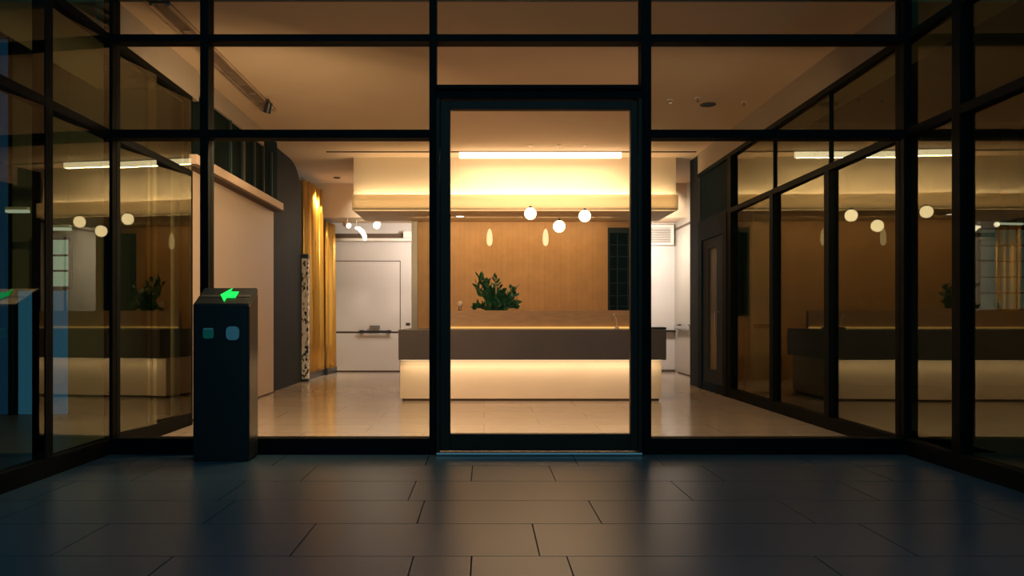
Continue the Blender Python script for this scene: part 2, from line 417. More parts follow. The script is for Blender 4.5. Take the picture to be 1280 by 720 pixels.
# wood wall + window
struct_box('wall_wood', (-1.25, 15.07, 0), (2.33, 15.25, HC), M['wood'], 'warm wood slatted wall behind the reception counter', 'wall')
struct_box('wall_wood_return', (2.95, 15.07, 0), (3.1, 15.25, HC), M['wood'], 'narrow wood pier past the dark gridded window', 'wall')
struct_box('wall_window_apron', (2.33, 15.09, 0), (2.95, 15.25, 1.2), M['wood'], 'wood apron under the dark gridded window', 'wall')
struct_box('wall_window_head', (2.33, 15.09, 2.86), (2.95, 15.25, HC), M['ledge'], 'wood head over the dark gridded window', 'wall')
trim((-1.36, 15.0, 0), (-1.25, 15.27, HC), 'grey metal edge on the west end of the wood wall', 'greyp', .003, 'trim')
t = thing('window_102', (2.64, 15.06, 1.2), 'tall dark window with thin pale grid beside the wood wall', 'window', kind='structure')
part(t, 'window_frame', M['fin'], lambda b: (bm_box(b, (-.31, 0, 0), (-.27, .08, 1.66)), bm_box(b, (.27, 0, 0), (.31, .08, 1.66)), bm_box(b, (-.27, 0, 1.56), (.27, .08, 1.66)), bm_box(b, (-.27, 0, 0), (.27, .08, .04))))
part(t, 'dark_glass', M['darkglass'], lambda b: bm_box(b, (-.27, .05, .04), (.27, .07, 1.56)))
part(t, 'muntin', M['fin'], lambda b: ([bm_box(b, (x - .008, .03, .04), (x + .008, .05, 1.56)) for x in (-.12, .08)], [bm_box(b, (-.27, .032, z - .007), (.27, .05, z + .007)) for z in (.18, .38, .62, .88, 1.12, 1.34)]))

# ------------------------------------------------------------------ cove box over the counter
x0, x1 = X(440, 13.4), X(848, 13.4)
t = thing('ceiling_cove', ((x0 + x1) / 2, 13.4, 2.97), 'dropped ceiling box with a glowing cove above the reception counter', 'ceiling', kind='structure')
hw = (x1 - x0) / 2
part(t, 'cove_body', M['cove'], lambda b: bm_box(b, (-hw, .17, .0), (hw, 1.6, HC - 2.97)))
part(t, 'cove_lip', M['lip'], lambda b: (bm_box(b, (-hw, 0, 0), (hw, .012, .255)), bm_box(b, (-hw, .012, 0), (hw, .17, .03))))
part(t, 'led_strip', M['cove_led'], lambda b: bm_box(b, (-hw + .04, .05, .03), (hw - .04, .11, .18)), label='hidden warm glowing light strip')
# ceiling slot with luminous bar
trim((X(408, 13.1), 13.07, HC - .012), (X(574, 13.1), 13.12, HC + .01), 'dark west half of the ceiling slot before the cove', 'groove', 0, 'ceiling slot')
trim((X(777, 13.1), 13.07, HC - .012), (X(870, 13.1), 13.12, HC + .01), 'dark east half of the ceiling slot before the cove', 'groove', 0, 'ceiling slot')
lx0, lx1 = X(574, 13.05), X(777, 13.05)
t = thing('linear_ceiling_light', ((lx0 + lx1) / 2, 13.08, HC), 'long bright bar of light on the ceiling in front of the glowing cove', 'ceiling light')
hw2 = (lx1 - lx0) / 2
part(t, 'light_housing', M['whitem'], lambda b: bm_box(b, (-hw2, -.03, -.02), (hw2, .03, -.0005), .003))
part(t, 'diffuser', M['led'], lambda b: bm_box(b, (-hw2, -.035, -.11), (hw2, .035, -.02), .012))

# ------------------------------------------------------------------ reception counter
YC = 10.95
sx0, sx1 = X(498, YC), X(833, YC)
t = thing('reception_counter', ((sx0 + sx1) / 2, YC, 0), 'long reception counter with a dark brown top block over a glowing cream base', 'counter')
cx = t.location.x; hs = (sx1 - sx0) / 2
part(t, 'counter_top', M['slab'], lambda b: bm_box(b, (-hs, 0, .58), (hs, 1.75, .997), .006))
bl, brr = X(500, 11.1) - cx, X(827, 11.1) - cx
part(t, 'base', M['counter'], lambda b: bm_box(b, (bl, .16, .035), (brr, 1.6, .578), .003))
part(t, 'toe_kick', M['groove'], lambda b: bm_box(b, (bl + .03, .19, 0), (brr - .03, 1.58, .034)))
part(t, 'led_strip', M['strip'], lambda b: bm_box(b, (bl + .02, .06, .575), (brr - .02, .09, .5795)), label='warm glowing light strip')
u0, u1 = X(548, 12.15) - cx, X(800, 12.15) - cx
up = part(t, 'upstand', M['ledge'], lambda b: bm_box(b, (u0, 1.2, .998), (u1, 1.3, Z(388, 12.15)), .004), label='wood upstand on the rear of the counter top')
part(t, 'light_line', M['ledgeled'], lambda b: bm_box(b, (u0, 1.17, .998), (u1, 1.199, 1.022)), parent=up, label='thin amber line of light')

# pot plant behind the upstand
t = thing('potted_plant', (X(619, 12.5), 12.5, .998), 'dark green leafy plant standing behind the counter upstand', 'plant')
part(t, 'pot', M['pot'], lambda b: bm_lathe(b, [(.10, 0), (.13, .02), (.16, .2), (.165, .22), (.15, .22), (.14, .19)]), True)
rng = random.Random(3)
def leaf(b, base, d, L, w):
    d = Vector(d).normalized(); side = d.cross(Vector((rng.uniform(-1, 1), rng.uniform(-1, 1), rng.uniform(-.4, .4)))).normalized()
    nrm = side.cross(d).normalized(); P = Vector(base)
    ts = [0, .25, .55, .8, 1]; ws = [.12, .8, 1, .6, .04]
    L_, R_, C_ = [], [], []
    for tt, ww in zip(ts, ws):
        c = P + d * L * tt + nrm * L * .18 * tt * tt
        C_.append(b.verts.new(c - nrm * w * .25 * ww)); L_.append(b.verts.new(c + side * w * ww)); R_.append(b.verts.new(c - side * w * ww))
    for i in range(4):
        b.faces.new((L_[i], L_[i + 1], C_[i + 1], C_[i])); b.faces.new((C_[i], C_[i + 1], R_[i + 1], R_[i]))
stems = []
for k in range(38):
    left = k < 21
    bx = rng.uniform(-.16, .06) if left else rng.uniform(.0, .2)
    tip = Vector((rng.uniform(-.30, .03), rng.uniform(-.12, .12), rng.uniform(.58, .80))) if left else Vector((rng.uniform(.05, .33), rng.uniform(-.12, .12), rng.uniform(.42, .64)))
    stems.append((Vector((bx * .5, rng.uniform(-.06, .06), .2)), Vector((bx, rng.uniform(-.1, .1), .36)), tip))
for k in range(6):
    s = -1 if k % 2 else 1
    stems.append((Vector((0, 0, .2)), Vector((s * .18, rng.uniform(-.08, .0), .33)), Vector((s * rng.uniform(.26, .34), -.05, rng.uniform(.30, .40)))))
part(t, 'stem', M['stem'], lambda b: [bm_tube(b, [a, m, e], [.007, .006, .003], 6) for a, m, e in stems], True)
def fol(b):
    for a, m, e in stems:
        for i in range(13):
            f = .18 + .82 * i / 12
            p = a.lerp(m, f * 2) if f < .5 else m.lerp(e, f * 2 - 1)
            d = (e - a).normalized() * .8 + Vector((rng.uniform(-1, 1), rng.uniform(-1, 1), rng.uniform(-.2, .7))) * .8
            leaf(b, p, d, rng.uniform(.08, .13), rng.uniform(.02, .033))
part(t, 'foliage', M['leaf'], fol, True)

# small items on the counter
zt = Z(388, 12.15) + .001
t = thing('round_ornament', (X(575, 12.2), 12.2, zt), 'small pale round ornament on a short stand on the wood upstand', 'ornament')
part(t, 'stand', M['groove'], lambda b: (bm_cyl(b, (0, 0, .006), .03, .03, .012), bm_cyl(b, (-.015, 0, .03), .005, .005, .045, seg=8), bm_cyl(b, (.015, 0, .03), .005, .005, .045, seg=8)))
part(t, 'ball', M['ceramic'], lambda b: bm_sphere(b, (0, 0, .092), .048), True)
t = thing('desk_microphone', (X(771, 12.0), 12.0, .998), 'thin gooseneck microphone on the counter top before the upstand', 'microphone')
part(t, 'base', M['whitem'], lambda b: bm_cyl(b, (0, 0, .012), .035, .028, .022), True)
part(t, 'neck', M['whitem'], lambda b: bm_tube(b, [(0, 0, .02), (0, 0, .1), (-.01, 0, .15), (-.035, 0, .2)], .005), True)
part(t, 'head', M['whitem'], lambda b: bm_sphere(b, (-.038, 0, .205), .013, 1.4, 14), True)
t = thing('document_tray', (X(823, 11.15), 11.15, .998), 'flat black tray on the east end of the counter top', 'tray')
part(t, 'tray_bottom', M['slot'], lambda b: bm_box(b, (-.11, -.12, 0), (.085, .12, .008)))
part(t, 'rim', M['slot'], lambda b: (bm_box(b, (-.11, -.12, .008), (.085, -.112, .03)), bm_box(b, (-.11, .112, .008), (.085, .12, .03)), bm_box(b, (-.11, -.112, .008), (-.102, .112, .03)), bm_box(b, (.077, -.112, .008), (.085, .112, .03))))

# ------------------------------------------------------------------ pendants
def pendant(u, v, y, label):
    z = Z(v, y); top = HC - z
    t = thing('globe_pendant', (X(u, y), y, z), label, 'pendant lamp', 'globe pendants over the counter')
    part(t, 'globe', M['globe'], lambda b: bm_sphere(b, (0, 0, 0), .095), True)
    part(t, 'cap', M['darkbar'], lambda b: bm_cyl(b, (0, 0, .10), .03, .02, .035), True)
    part(t, 'cord', M['whitem'], lambda b: bm_cyl(b, (0, 0, (.11 + top) / 2), .0014, .0014, top - .11, seg=8))
    part(t, 'ceiling_rose', M['whitem'], lambda b: bm_cyl(b, (0, 0, top - .006), .03, .03, .011), True)
pendant(663, 267, 12.6, 'glowing globe pendant over the counter, the one hanging nearest the plant')
pendant(699, 283, 12.6, 'glowing globe pendant hanging lowest, between the other two globes')
pendant(731, 270, 12.6, 'glowing globe pendant over the counter, nearest the dark gridded window')
for u, lab in ((612, 'dim elongated glow imitating a lamp reflection on the wood wall above the plant'), (682, 'dim elongated glow imitating a lamp reflection on the wood wall under the globe pendants')):
    y = 14.75; z = Z(297, y)  # glowing shapes added to imitate lamp reflections in the wood wall
    t = thing('reflection_glow', (X(u, y), y, z), lab, 'pendant lamp', 'glows imitating reflections on the wood wall')
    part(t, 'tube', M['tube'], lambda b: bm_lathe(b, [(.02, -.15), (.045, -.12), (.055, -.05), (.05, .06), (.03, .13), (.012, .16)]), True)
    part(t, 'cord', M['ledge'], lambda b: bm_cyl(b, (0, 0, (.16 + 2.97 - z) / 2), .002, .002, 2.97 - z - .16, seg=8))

# ------------------------------------------------------------------ ceiling fittings
def downlight(name, x, y, zc, r, lit, label):
    t = thing(name, (x, y, zc), label, 'ceiling light')
    part(t, 'trim_ring', M['whitem'] if lit else M['groove'], lambda b: bm_lathe(b, [(r, -.0005), (r, -.012), (r * .8, -.014), (r * .78, -.004)]), True)
    part(t, 'lens', M['spotglow'] if lit else M['slot'], lambda b: bm_cyl(b, (0, 0, -.006), r * .78, r * .78, .006), True)
downlight('recessed_downlight', X(885, 10.2), 10.2, HC, .10, False, 'unlit dark round downlight in the ceiling over the east bay')
downlight('recessed_downlight', X(575, 14.2), 14.2, 2.97, .09, True, 'small lit downlight under the cove box above the plant')
downlight('recessed_downlight', -2.85, 15.5, HC, .07, False, 'small dark downlight in the ceiling over the gold curtain')
for i, (u, v, lab) in enumerate(((838, 124, 'tiny pale sprinkler head on the ceiling, the one nearest the door'), (872, 122, 'tiny pale sprinkler head on the ceiling just beside the dark downlight'), (930, 127, 'tiny pale sprinkler head on the ceiling nearest the east glass wall'))):
    y = (HC - EYE) * F / (CY - v)
    t = thing('ceiling_sprinkler', (X(u, y), y, HC), lab, 'sprinkler', 'ceiling sprinklers')
    part(t, 'escutcheon', M['whitem'], lambda b: bm_cyl(b, (0, 0, -.006), .035, .04, .011, seg=16), True)
    part(t, 'nozzle', M['chrome'], lambda b: (bm_cyl(b, (0, 0, -.028), .008, .01, .034, seg=10), bm_cyl(b, (0, 0, -.046), .02, .02, .004, seg=12)), True)
# light track
t = thing('light_track', (-2.80, 8.7, HC), 'long metal light track on the ceiling along the beige west wall', 'light track')
part(t, 'channel', M['trackdark'], lambda b: bm_box(b, (-.09, -1.8, -.012), (.09, 1.75, -.0005)))
part(t, 'rail', M['alu'], lambda b: (bm_box(b, (-.09, -1.8, -.035), (-.06, 1.75, -.012), .003), bm_box(b, (.06, -1.8, -.035), (.09, 1.75, -.012), .003)))
for yy, L in ((-.95, .45), (.35, .5), (1.15, .4)):
    part(t, 'insert', M['alu'], lambda b: bm_box(b, (-.04, yy - L / 2, -.024), (.04, yy + L / 2, -.013), .003))
def spot_head(x, y, aim, label):
    t = thing('track_spotlight', (x, y, HC - .036), label, 'spotlight', 'spotlights on the light track')
    part(t, 'adapter', M['darkbar'], lambda b: bm_box(b, (-.02, -.04, -.05), (.02, .04, -.0005), .004))
    a = Vector(aim).normalized(); q = a.to_track_quat('-Z', 'Y')
    h = part(t, 'lamp_head', M['darkbar'], lambda b: bm_lathe(b, [(.03, .07), (.045, .06), (.05, -.06), (.042, -.06), (.04, -.03)], seg=20), True)
    h.rotation_euler = q.to_euler(); h.location = (0, 0, -.10)
    l = bpy.data.lights.new('spot', 'SPOT'); l.energy = 34; l.color = (1, .68, .38); l.spot_size = R(80); l.spot_blend = .9; l.shadow_soft_size = .04
    o = bpy.data.objects.new('spot_beam', l); COL.objects.link(o); o.parent = t
    o.location = Vector((0, 0, -.10)) + a * .075; o.rotation_euler = q.to_euler()
spot_head(-2.66, 9.86, (-.35, .35, -1.0), 'black spotlight near the far end of the ceiling track')
# rear passage lamps
def surface_spot(u, v, y, aim, label, r=.055):
    z = Z(v, y)
    t = thing('rear_spotlight', (X(u, y), y, z), label, 'spotlight', 'spotlights over the west rear passage')
    a = Vector(aim).normalized(); q = a.to_track_quat('-Z', 'Y')
    h = part(t, 'lamp_head', M['whitem'], lambda b: bm_lathe(b, [(r * .7, .12), (r, .10), (r, -.07), (r * .82, -.075)], seg=22), True); h.rotation_euler = q.to_euler()
    g = part(t, 'lens', M['spotglow'], lambda b: bm_cyl(b, (0, 0, -.078), r * .82, r * .82, .006), True, parent=h)
    part(t, 'stem', M['whitem'], lambda b: bm_cyl(b, (0, 0, (3.2 - z) / 2 + .03), .012, .012, 3.2 - z - .06, seg=10))
surface_spot(471, 281, 16.3, (.05, -1, -.35), 'lit round spotlight over the rear passage, nearest the wood wall', .08)
surface_spot(434, 281, 16.3, (.55, -.8, -.35), 'lit spotlight over the rear passage nearest the gold curtain', .06)
y = 16.7
t = thing('curved_ceiling_lamp', (X(450, y), y, 3.2), 'white curved wall washer lamp over the rear passage door', 'ceiling lamp')
part(t, 'arm', M['spotglow'], lambda b: bm_tube(b, [(-.10, 0, -.16), (-.03, 0, -.17), (.05, 0, -.24), (.1, 0, -.34), (.105, 0, -.42)], [.02, .04, .05, .045, .03], 12), True, label='glowing white curved shade')
part(t, 'bracket', M['whitem'], lambda b: bm_cyl(b, (-.08, 0, -.075), .012, .012, .149, seg=10))

# ------------------------------------------------------------------ rear passages
def push_bar(root, x0, x1, z, flip):
    h = part(root, 'push_bar', M['darkbar'], lambda b: bm_box(b, (x0, -.075, z - .022), (x1, -.05, z + .022), .006))
    part(root, 'bracket', M['darkbar'], lambda b: (bm_box(b, (x0 + .03, -.05, z - .03), (x0 + .1, -.004, z + .03)), bm_box(b, (x1 - .1, -.05, z - .03), (x1 - .03, -.004, z + .03))), parent=h)
t = thing('door_2', (X(458, 17.2), 17.16, 0), 'white rear door with a dark push bar beside the gold curtain', 'door', kind='structure')
part(t, 'door_leaf', M['white'], lambda b: (bm_box(b, (-.73, 0, .03), (.72, .039, .83), .004), bm_box(b, (-.73, 0, .87), (.72, .039, Z(327, 17.2)), .004)))
part(t, 'gap', M['groove'], lambda b: (bm_box(b, (-.74, .015, 0), (.74, .039, .03)), bm_box(b, (-.73, .02, .83), (.72, .039, .87)), bm_box(b, (-.73, .02, 2.37), (.72, .039, 2.39)), bm_box(b, (.72, .02, .03), (.735, .039, 2.39))))
push_bar(t, -.15, .55, .87, 1)
part(t, 'lock_box', M['chrome'], lambda b: bm_box(b, (.08, -.06, .93), (.3, -.001, 1.0), .006))
t = thing('light_switch', (X(510, 17.2), 17.199, Z(405, 17.2)), 'small dark switch plate on the white wall beside the rear door', 'switch')
part(t, 'plate', M['darkbar'], lambda b: bm_box(b, (-.045, -.012, -.025), (.045, -.0005, .025), .003))
part(t, 'rocker', M['slot'], lambda b: bm_box(b, (-.02, -.018, -.012), (.02, -.012, .012), .002))
# bulkhead over the white door
trim((-4.6, 17.05, 2.80), (-1.36, 17.2, 2.86), 'pale ledge line over the white rear door', 'whitem', .003, 'trim')
trim((-4.6, 17.08, 2.86), (-1.36, 17.2, 2.96), 'dark recess band over the white rear door', 'groove', 0, 'trim')
trim((X(504, 17.0), 17.0, 2.86), (X(518, 17.0), 17.08, 3.0), 'white box at the end of the ledge over the rear door', 'whitem', .004, 'trim')
# east rear
t = thing('door_3', (4.095, 16.2, 0), 'grey satin side door with a steel push bar in the east rear passage', 'door', kind='structure', rotz=R(-90))
part(t, 'door_leaf', M['greyp'], lambda b: bm_box(b, (-.6, -.03, .03), (.75, -.001, 2.85), .004))
part(t, 'gap', M['groove'], lambda b: bm_box(b, (-.64, -.012, 0), (.79, -.0005, .03)))
hb = part(t, 'push_bar', M['chrome'], lambda b: bm_box(b, (-.55, -.12, .93), (.7, -.08, 1.0), .01))
part(t, 'bracket', M['darkbar'], lambda b: (bm_box(b, (-.5, -.08, .92), (-.3, -.031, 1.03)), bm_box(b, (.45, -.08, .92), (.65, -.031, 1.03))), parent=hb)
t = thing('air_grille', (3.72, 17.19, 2.72), 'white framed air grille high on the rear wall of the east passage', 'air vent')
part(t, 'frame', M['whitem'], lambda b: (bm_box(b, (-.32, -.10, 0), (.34, 0, .05), .004), bm_box(b, (-.32, -.10, .37), (.34, 0, .43), .004), bm_box(b, (.28, -.1, .05), (.34, 0, .37), .004), bm_box(b, (-.32, -.1, .05), (-.26, 0, .37), .004)))
part(t, 'grille', M['greyp'], lambda b: [bm_box(b, (-.26, -.05, .06 + .05 * k), (.28, -.01, .085 + .05 * k)) for k in range(6)])
trim((3.2, 17.1, .86), (4.1, 17.2, .90), 'dark rail across the white wall of the east rear passage', 'darkbar', .004, 'trim')
trim((2.9, 17.15, 0), (4.1, 17.2, .05), 'dark skirting under the white wall of the east rear passage', 'groove', 0, 'trim')

# mosaic column and gold curtains
m, nt, out = new_mat('pale_mosaic')
b_ = nt.nodes.new('ShaderNodeBsdfPrincipled'); b_.inputs['Roughness'].default_value = .25
tc = nt.nodes.new('ShaderNodeTexCoord'); vo = nt.nodes.new('ShaderNodeTexVoronoi'); vo.inputs['Scale'].default_value = 26
mp = nt.nodes.new('ShaderNodeMapping'); mp.inputs['Scale'].default_value = (1, 1, .7)
rp = nt.nodes.new('ShaderNodeValToRGB'); rp.color_ramp.elements[0].color = (.03, .025, .02, 1); rp.color_ramp.elements[1].color = (.85, .76, .66, 1)
rp.color_ramp.elements[0].position = .25; rp.color_ramp.elements[1].position = .45
nt.links.new(tc.outputs['Object'], mp.inputs[0]); nt.links.new(mp.outputs[0], vo.inputs['Vector'])
nt.links.new(vo.outputs['Color'], rp.inputs[0]); nt.links.new(rp.outputs[0], b_.inputs['Base Color']); nt.links.new(b_.outputs[0], out.inputs[0])
M['mosaic'] = m
t = thing('mosaic_column', (-3.245, 14.58, 0), 'slim column of pale mosaic between the charcoal panel and the gold curtain', 'column')
part(t, 'shaft', M['mosaic'], lambda b: bm_box(b, (-.065, -.06, .05), (.055, .06, 2.24), .008))
part(t, 'cap', M['darkbar'], lambda b: bm_box(b, (-.07, -.065, 2.24), (.06, .065, 2.32), .01))
part(t, 'base', M['darkbar'], lambda b: bm_box(b, (-.07, -.065, 0), (.06, .065, .05)))

def curtain(y0, y1, xa, xb, z0, z1, folds, label):
    t = thing('gold_curtain', ((xa + xb) / 2, (y0 + y1) / 2, z0), label, 'curtain', 'gold curtains at the west rear')
    bm = bmesh.new(); n = folds * 12; cols = []
    for i in range(n + 1):
        f = i / n; a = f * folds * 2 * math.pi
        off = .095 * math.sin(a) + .018 * math.sin(2.3 * a + 1)
        x = xa + (xb - xa) * f - t.location.x; y = y0 + (y1 - y0) * f - t.location.y
        cols.append([bm.verts.new((x + off * (1 - .25 * s / 6), y + .02 * math.cos(a), (z1 - z0) * s / 6)) for s in range(7)])
    for p, q in zip(cols, cols[1:]):
        for s in range(6): bm.faces.new((p[s], q[s], q[s + 1], p[s + 1]))
    o = link('fabric', bm, M['gold'], t, smooth=True)
    mo = o.modifiers.new('thick', 'SOLIDIFY'); mo.thickness = .008
    part(t, 'curtain_rail', M['darkbar'], lambda b: bm_tube(b, [(xa - t.location.x, y0 - t.location.y, z1 - z0 + .012), (xb - t.location.x, y1 - t.location.y, z1 - z0 + .012)], .012))
    part(t, 'hem', M['darkbar'], lambda b: bm_prism(b, [(xa - .07 - t.location.x, y0 - t.location.y), (xa + .07 - t.location.x, y0 - t.location.y), (xb + .07 - t.location.x, y1 - t.location.y), (xb - .07 - t.location.x, y1 - t.location.y)], 2, -z0, -.005), label='dark weighted hem')
curtain(14.72, 16.15, -3.36, -3.30, .13, 3.72, 6, 'tall gold curtain in deep folds beside the mosaic column')
curtain(16.22, 17.02, -3.24, -3.20, .13, 3.12, 4, 'shorter gold curtain at the white rear door')

# dark door set in the east wall
t = thing('door_4', (WR, 12.48, 0), 'dark door with a bronze glass panel at the end of the east glass wall', 'door', kind='structure')
part(t, 'door_frame', M['frame'], lambda b: (bm_box(b, (-.06, -.79, 0), (.06, -.6, H1), .004), bm_box(b, (-.06, .55, 0), (.06, .76, H1), .004), bm_box(b, (-.06, -.6, H1 - .3), (.06, .55, H1), .004)))
part(t, 'door_leaf', M['charcoal'], lambda b: (bm_box(b, (-.03, -.6, .02), (.03, -.2, H1 - .3)), bm_box(b, (-.03, .25, .02), (.03, .55, H1 - .3)), bm_box(b, (-.03, -.2, .02), (.03, .25, .35)), bm_box(b, (-.03, -.2, H1 - .45), (.03, .25, H1 - .3))))
M['bronze'] = pbr('bronze_glass', (.10, .075, .03), .2, 0, .6, noise=.1)
part(t, 'glass_panel', M['bronze'], lambda b: bm_box(b, (-.01, -.2, .35), (.01, .25, H1 - .45)))
part(t, 'handle', M['chrome'], lambda b: bm_tube(b, [(-.03, -.3, .9), (-.08, -.3, .9), (-.08, -.3, 1.25), (-.03, -.3, 1.25)], .01), True)
struct_box('window_103', (WR - .01, 11.68, H1 + .035), (WR + .01, 13.25, H2 - .03), M['darkglass'], 'dark glass over the dark door at the end of the east glass wall', 'window pane')

# ------------------------------------------------------------------ rooms beyond the side glass
def shell(name, xa, xb, y0, y1, top, holes=None):
    struct_box(f'floor_{name}', (min(xa, xb), y0, -.2), (max(xa, xb), y1, 0.0), M['roomfloor'], f'dark floor of the {name} side room', 'floor')
    struct_box(f'ceiling_{name}', (min(xa, xb), y0, top), (max(xa, xb), y1, top + .2), M['room'], f'dark ceiling of the {name} side room', 'ceiling')
    o = xb
    struct_box(f'wall_{name}_outer', (min(o, o + .1 * (1 if xb > 0 else -1)), y0, 0), (max(o, o + .1 * (1 if xb > 0 else -1)), y1, top), M['room'], f'outer wall of the {name} side room', 'wall')
    struct_box(f'wall_{name}_near', (min(xa, xb), y0 - .1, 0), (max(xa, xb), y0, top), M['room'], f'near wall of the {name} side room', 'wall')
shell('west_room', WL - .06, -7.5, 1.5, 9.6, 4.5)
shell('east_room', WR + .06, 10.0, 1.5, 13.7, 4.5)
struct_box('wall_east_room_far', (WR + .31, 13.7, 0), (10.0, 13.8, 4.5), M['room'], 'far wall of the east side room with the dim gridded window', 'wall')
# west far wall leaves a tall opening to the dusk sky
struct_box('wall_west_room_head', (-5.62, 9.5, 1.48), (-4.94, 9.6, 4.5), M['room'], 'far wall of the west side room over the added low blue pane', 'wall')
struct_box('window_107', (-5.60, 9.54, 0.0), (-4.96, 9.56, 1.48), M['reflectionpane'], 'low blue pane imitating the pedestal reflection, under the pale lit window of the west side room', 'window pane')  # added pane whose blue imitates the pedestal's reflection in the glass
struct_box('trim_900', (-5.64, 9.48, 0), (-5.60, 9.62, 4.5), M['frame'], 'black post between the tall dusk window and the added blue pane of the west room', 'window frame')
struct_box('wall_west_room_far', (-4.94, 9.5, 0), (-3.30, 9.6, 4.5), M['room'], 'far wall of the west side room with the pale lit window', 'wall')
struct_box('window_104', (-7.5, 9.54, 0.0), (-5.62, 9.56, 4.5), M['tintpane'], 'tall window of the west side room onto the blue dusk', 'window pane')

def lit_window(name, cx_, y, z0, w, h, mat, nv, nh, label):
    t = thing(name, (cx_, y, z0), label, 'window', kind='structure')
    part(t, 'pane', mat, lambda b: bm_box(b, (-w / 2, -.02, 0), (w / 2, -.012, h)))
    part(t, 'window_frame', M['frame'], lambda b: (bm_box(b, (-w / 2 - .03, -.05, -.03), (-w / 2, 0, h + .03)), bm_box(b, (w / 2, -.05, -.03), (w / 2 + .03, 0, h + .03)), bm_box(b, (-w / 2, -.05, -.03), (w / 2, 0, 0)), bm_box(b, (-w / 2, -.05, h), (w / 2, 0, h + .03))))
    part(t, 'muntin', M['frame'], lambda b: ([bm_box(b, (-w / 2 + w * k / nv - .012, -.035, 0), (-w / 2 + w * k / nv + .012, -.02, h)) for k in range(1, nv)], [bm_box(b, (-w / 2, -.035, h * k / nh - .012), (w / 2, -.02, h * k / nh + .012)) for k in range(1, nh)]))
lit_window('window_105', -5.1, 9.5, Z(358, 9.5), .38, .55, M['litwin'], 1, 3, 'small pale green lit window on the far wall of the west room')
lit_window('window_106', 8.95, 13.7, Z(386, 13.7), .95, 1.35, M['litwin2'], 3, 5, 'dim gridded window on the far wall of the east room')
# pale panel added in the east room, imitating a reflected white wall
t = thing('reflection_panel', (X(953.5, 11.4), 11.4, 0), 'tall pale panel imitating a white wall reflection, behind the east glass wall', 'stand-in panel')
part(t, 'body', M['greyp'], lambda b: bm_box(b, (-.135, .02, 0), (.135, .42, 2.75), .004))
part(t, 'upper_panel', M['greyp'], lambda b: bm_box(b, (-.13, 0, 1.08), (.13, .019, 2.74), .003))
part(t, 'lower_panel', M['greyp'], lambda b: bm_box(b, (-.13, 0, .12), (.13, .019, 1.0), .003))
part(t, 'dark_rail', M['darkbar'], lambda b: bm_box(b, (-.13, -.015, 1.01), (.13, .019, 1.07), .004))
part(t, 'dark_base', M['groove'], lambda b: bm_box(b, (-.13, .005, 0), (.13, .019, .11)))
l = bpy.data.lights.new('panel_fill', 'SPOT'); l.energy = 260; l.color = (1, .93, .8); l.spot_size = R(50); l.spot_blend = .8; l.shadow_soft_size = .04  # added light without a fixture, brightening the pale stand-in panel
o = bpy.data.objects.new('panel_fill', l); COL.objects.link(o); o.location = (4.25, 9.3, 4.4); o.rotation_euler = Vector((-.1, 2.1, -2.9)).to_track_quat('-Z', 'Y').to_euler()

def linear_lamp(x, y, z, L, top, label, rot=0):
    t = thing('linear_pendant', (x, y, z), label, 'pendant lamp', rotz=rot)
    part(t, 'diffuser', M['linear'], lambda b: bm_box(b, (-L / 2, -.03, 0), (L / 2, .03, .03), .006))
    part(t, 'housing', M['whitem'], lambda b: bm_box(b, (-L / 2, -.03, .031), (L / 2, .03, .06), .004))
    part(t, 'wire', M['darkbar'], lambda b: (bm_cyl(b, (-L * .4, 0, (.06 + top - z) / 2), .002, .002, top - z - .06, seg=6), bm_cyl(b, (L * .4, 0, (.06 + top - z) / 2), .002, .002, top - z - .06, seg=6)))
linear_lamp(X(74, 9.0), 9.0, Z(288, 9.0), .26, 4.5, 'thin white linear lamp hanging before the pale green lit window')
linear_lamp(X(22, 8.6), 8.6, Z(266, 8.6), .24, 4.5, 'thin white linear lamp hanging near the tall dusk window')
linear_lamp(8.75, 13.3, Z(281, 13.3), .45, 4.5, 'thin white linear lamp over the dim gridded window', R(8))

# ------------------------------------------------------------------ card reader pedestal
yp = 6.42
pxl, pxr = X(241, yp), X(310.5, yp)
t = thing('card_reader_pedestal', ((pxl + pxr) / 2, yp, 0), 'dark steel access pedestal with a glowing green sign standing by the glass front', 'access pedestal')
hw3 = (pxr - pxl) / 2; dp = .27
zf, zr = Z(380, yp), Z(359.5, yp + dp)
def slopez(y): return zf + (zr - zf) * y / dp
def bodyb(b):
    bm_prism(b, [(0, .006), (dp, .006), (dp, zr), (0, zf)], 0, -hw3, hw3)
    bmesh.ops.bevel(b, geom=list(b.edges), offset=.008, segments=2, affect='EDGES')
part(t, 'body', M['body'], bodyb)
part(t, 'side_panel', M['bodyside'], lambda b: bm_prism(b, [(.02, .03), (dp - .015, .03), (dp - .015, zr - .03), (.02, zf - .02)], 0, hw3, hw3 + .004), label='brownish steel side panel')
part(t, 'base_plate', M['slot'], lambda b: bm_box(b, (-hw3 + .01, .01, 0), (hw3 - .01, dp - .01, .0065)))
ang = math.atan2(zr - zf, dp)
def on_slope(b, lo, hi, h0, h1):
    """box lying on the sloped top: x range, distance along the slope, height above it"""
    mt = Matrix.Translation((0, 0, zf)) @ Matrix.Rotation(ang, 4, 'X')
    n0 = len(b.verts); bm_box(b, (lo[0], lo[1], h0), (hi[0], hi[1], h1)); b.verts.ensure_lookup_table()
    for v in b.verts[n0:]: v.co = mt @ v.co
part(t, 'slot', M['slot'], lambda b: on_slope(b, (-hw3 + .03, .125), (hw3 - .02, .16), .0005, .004))
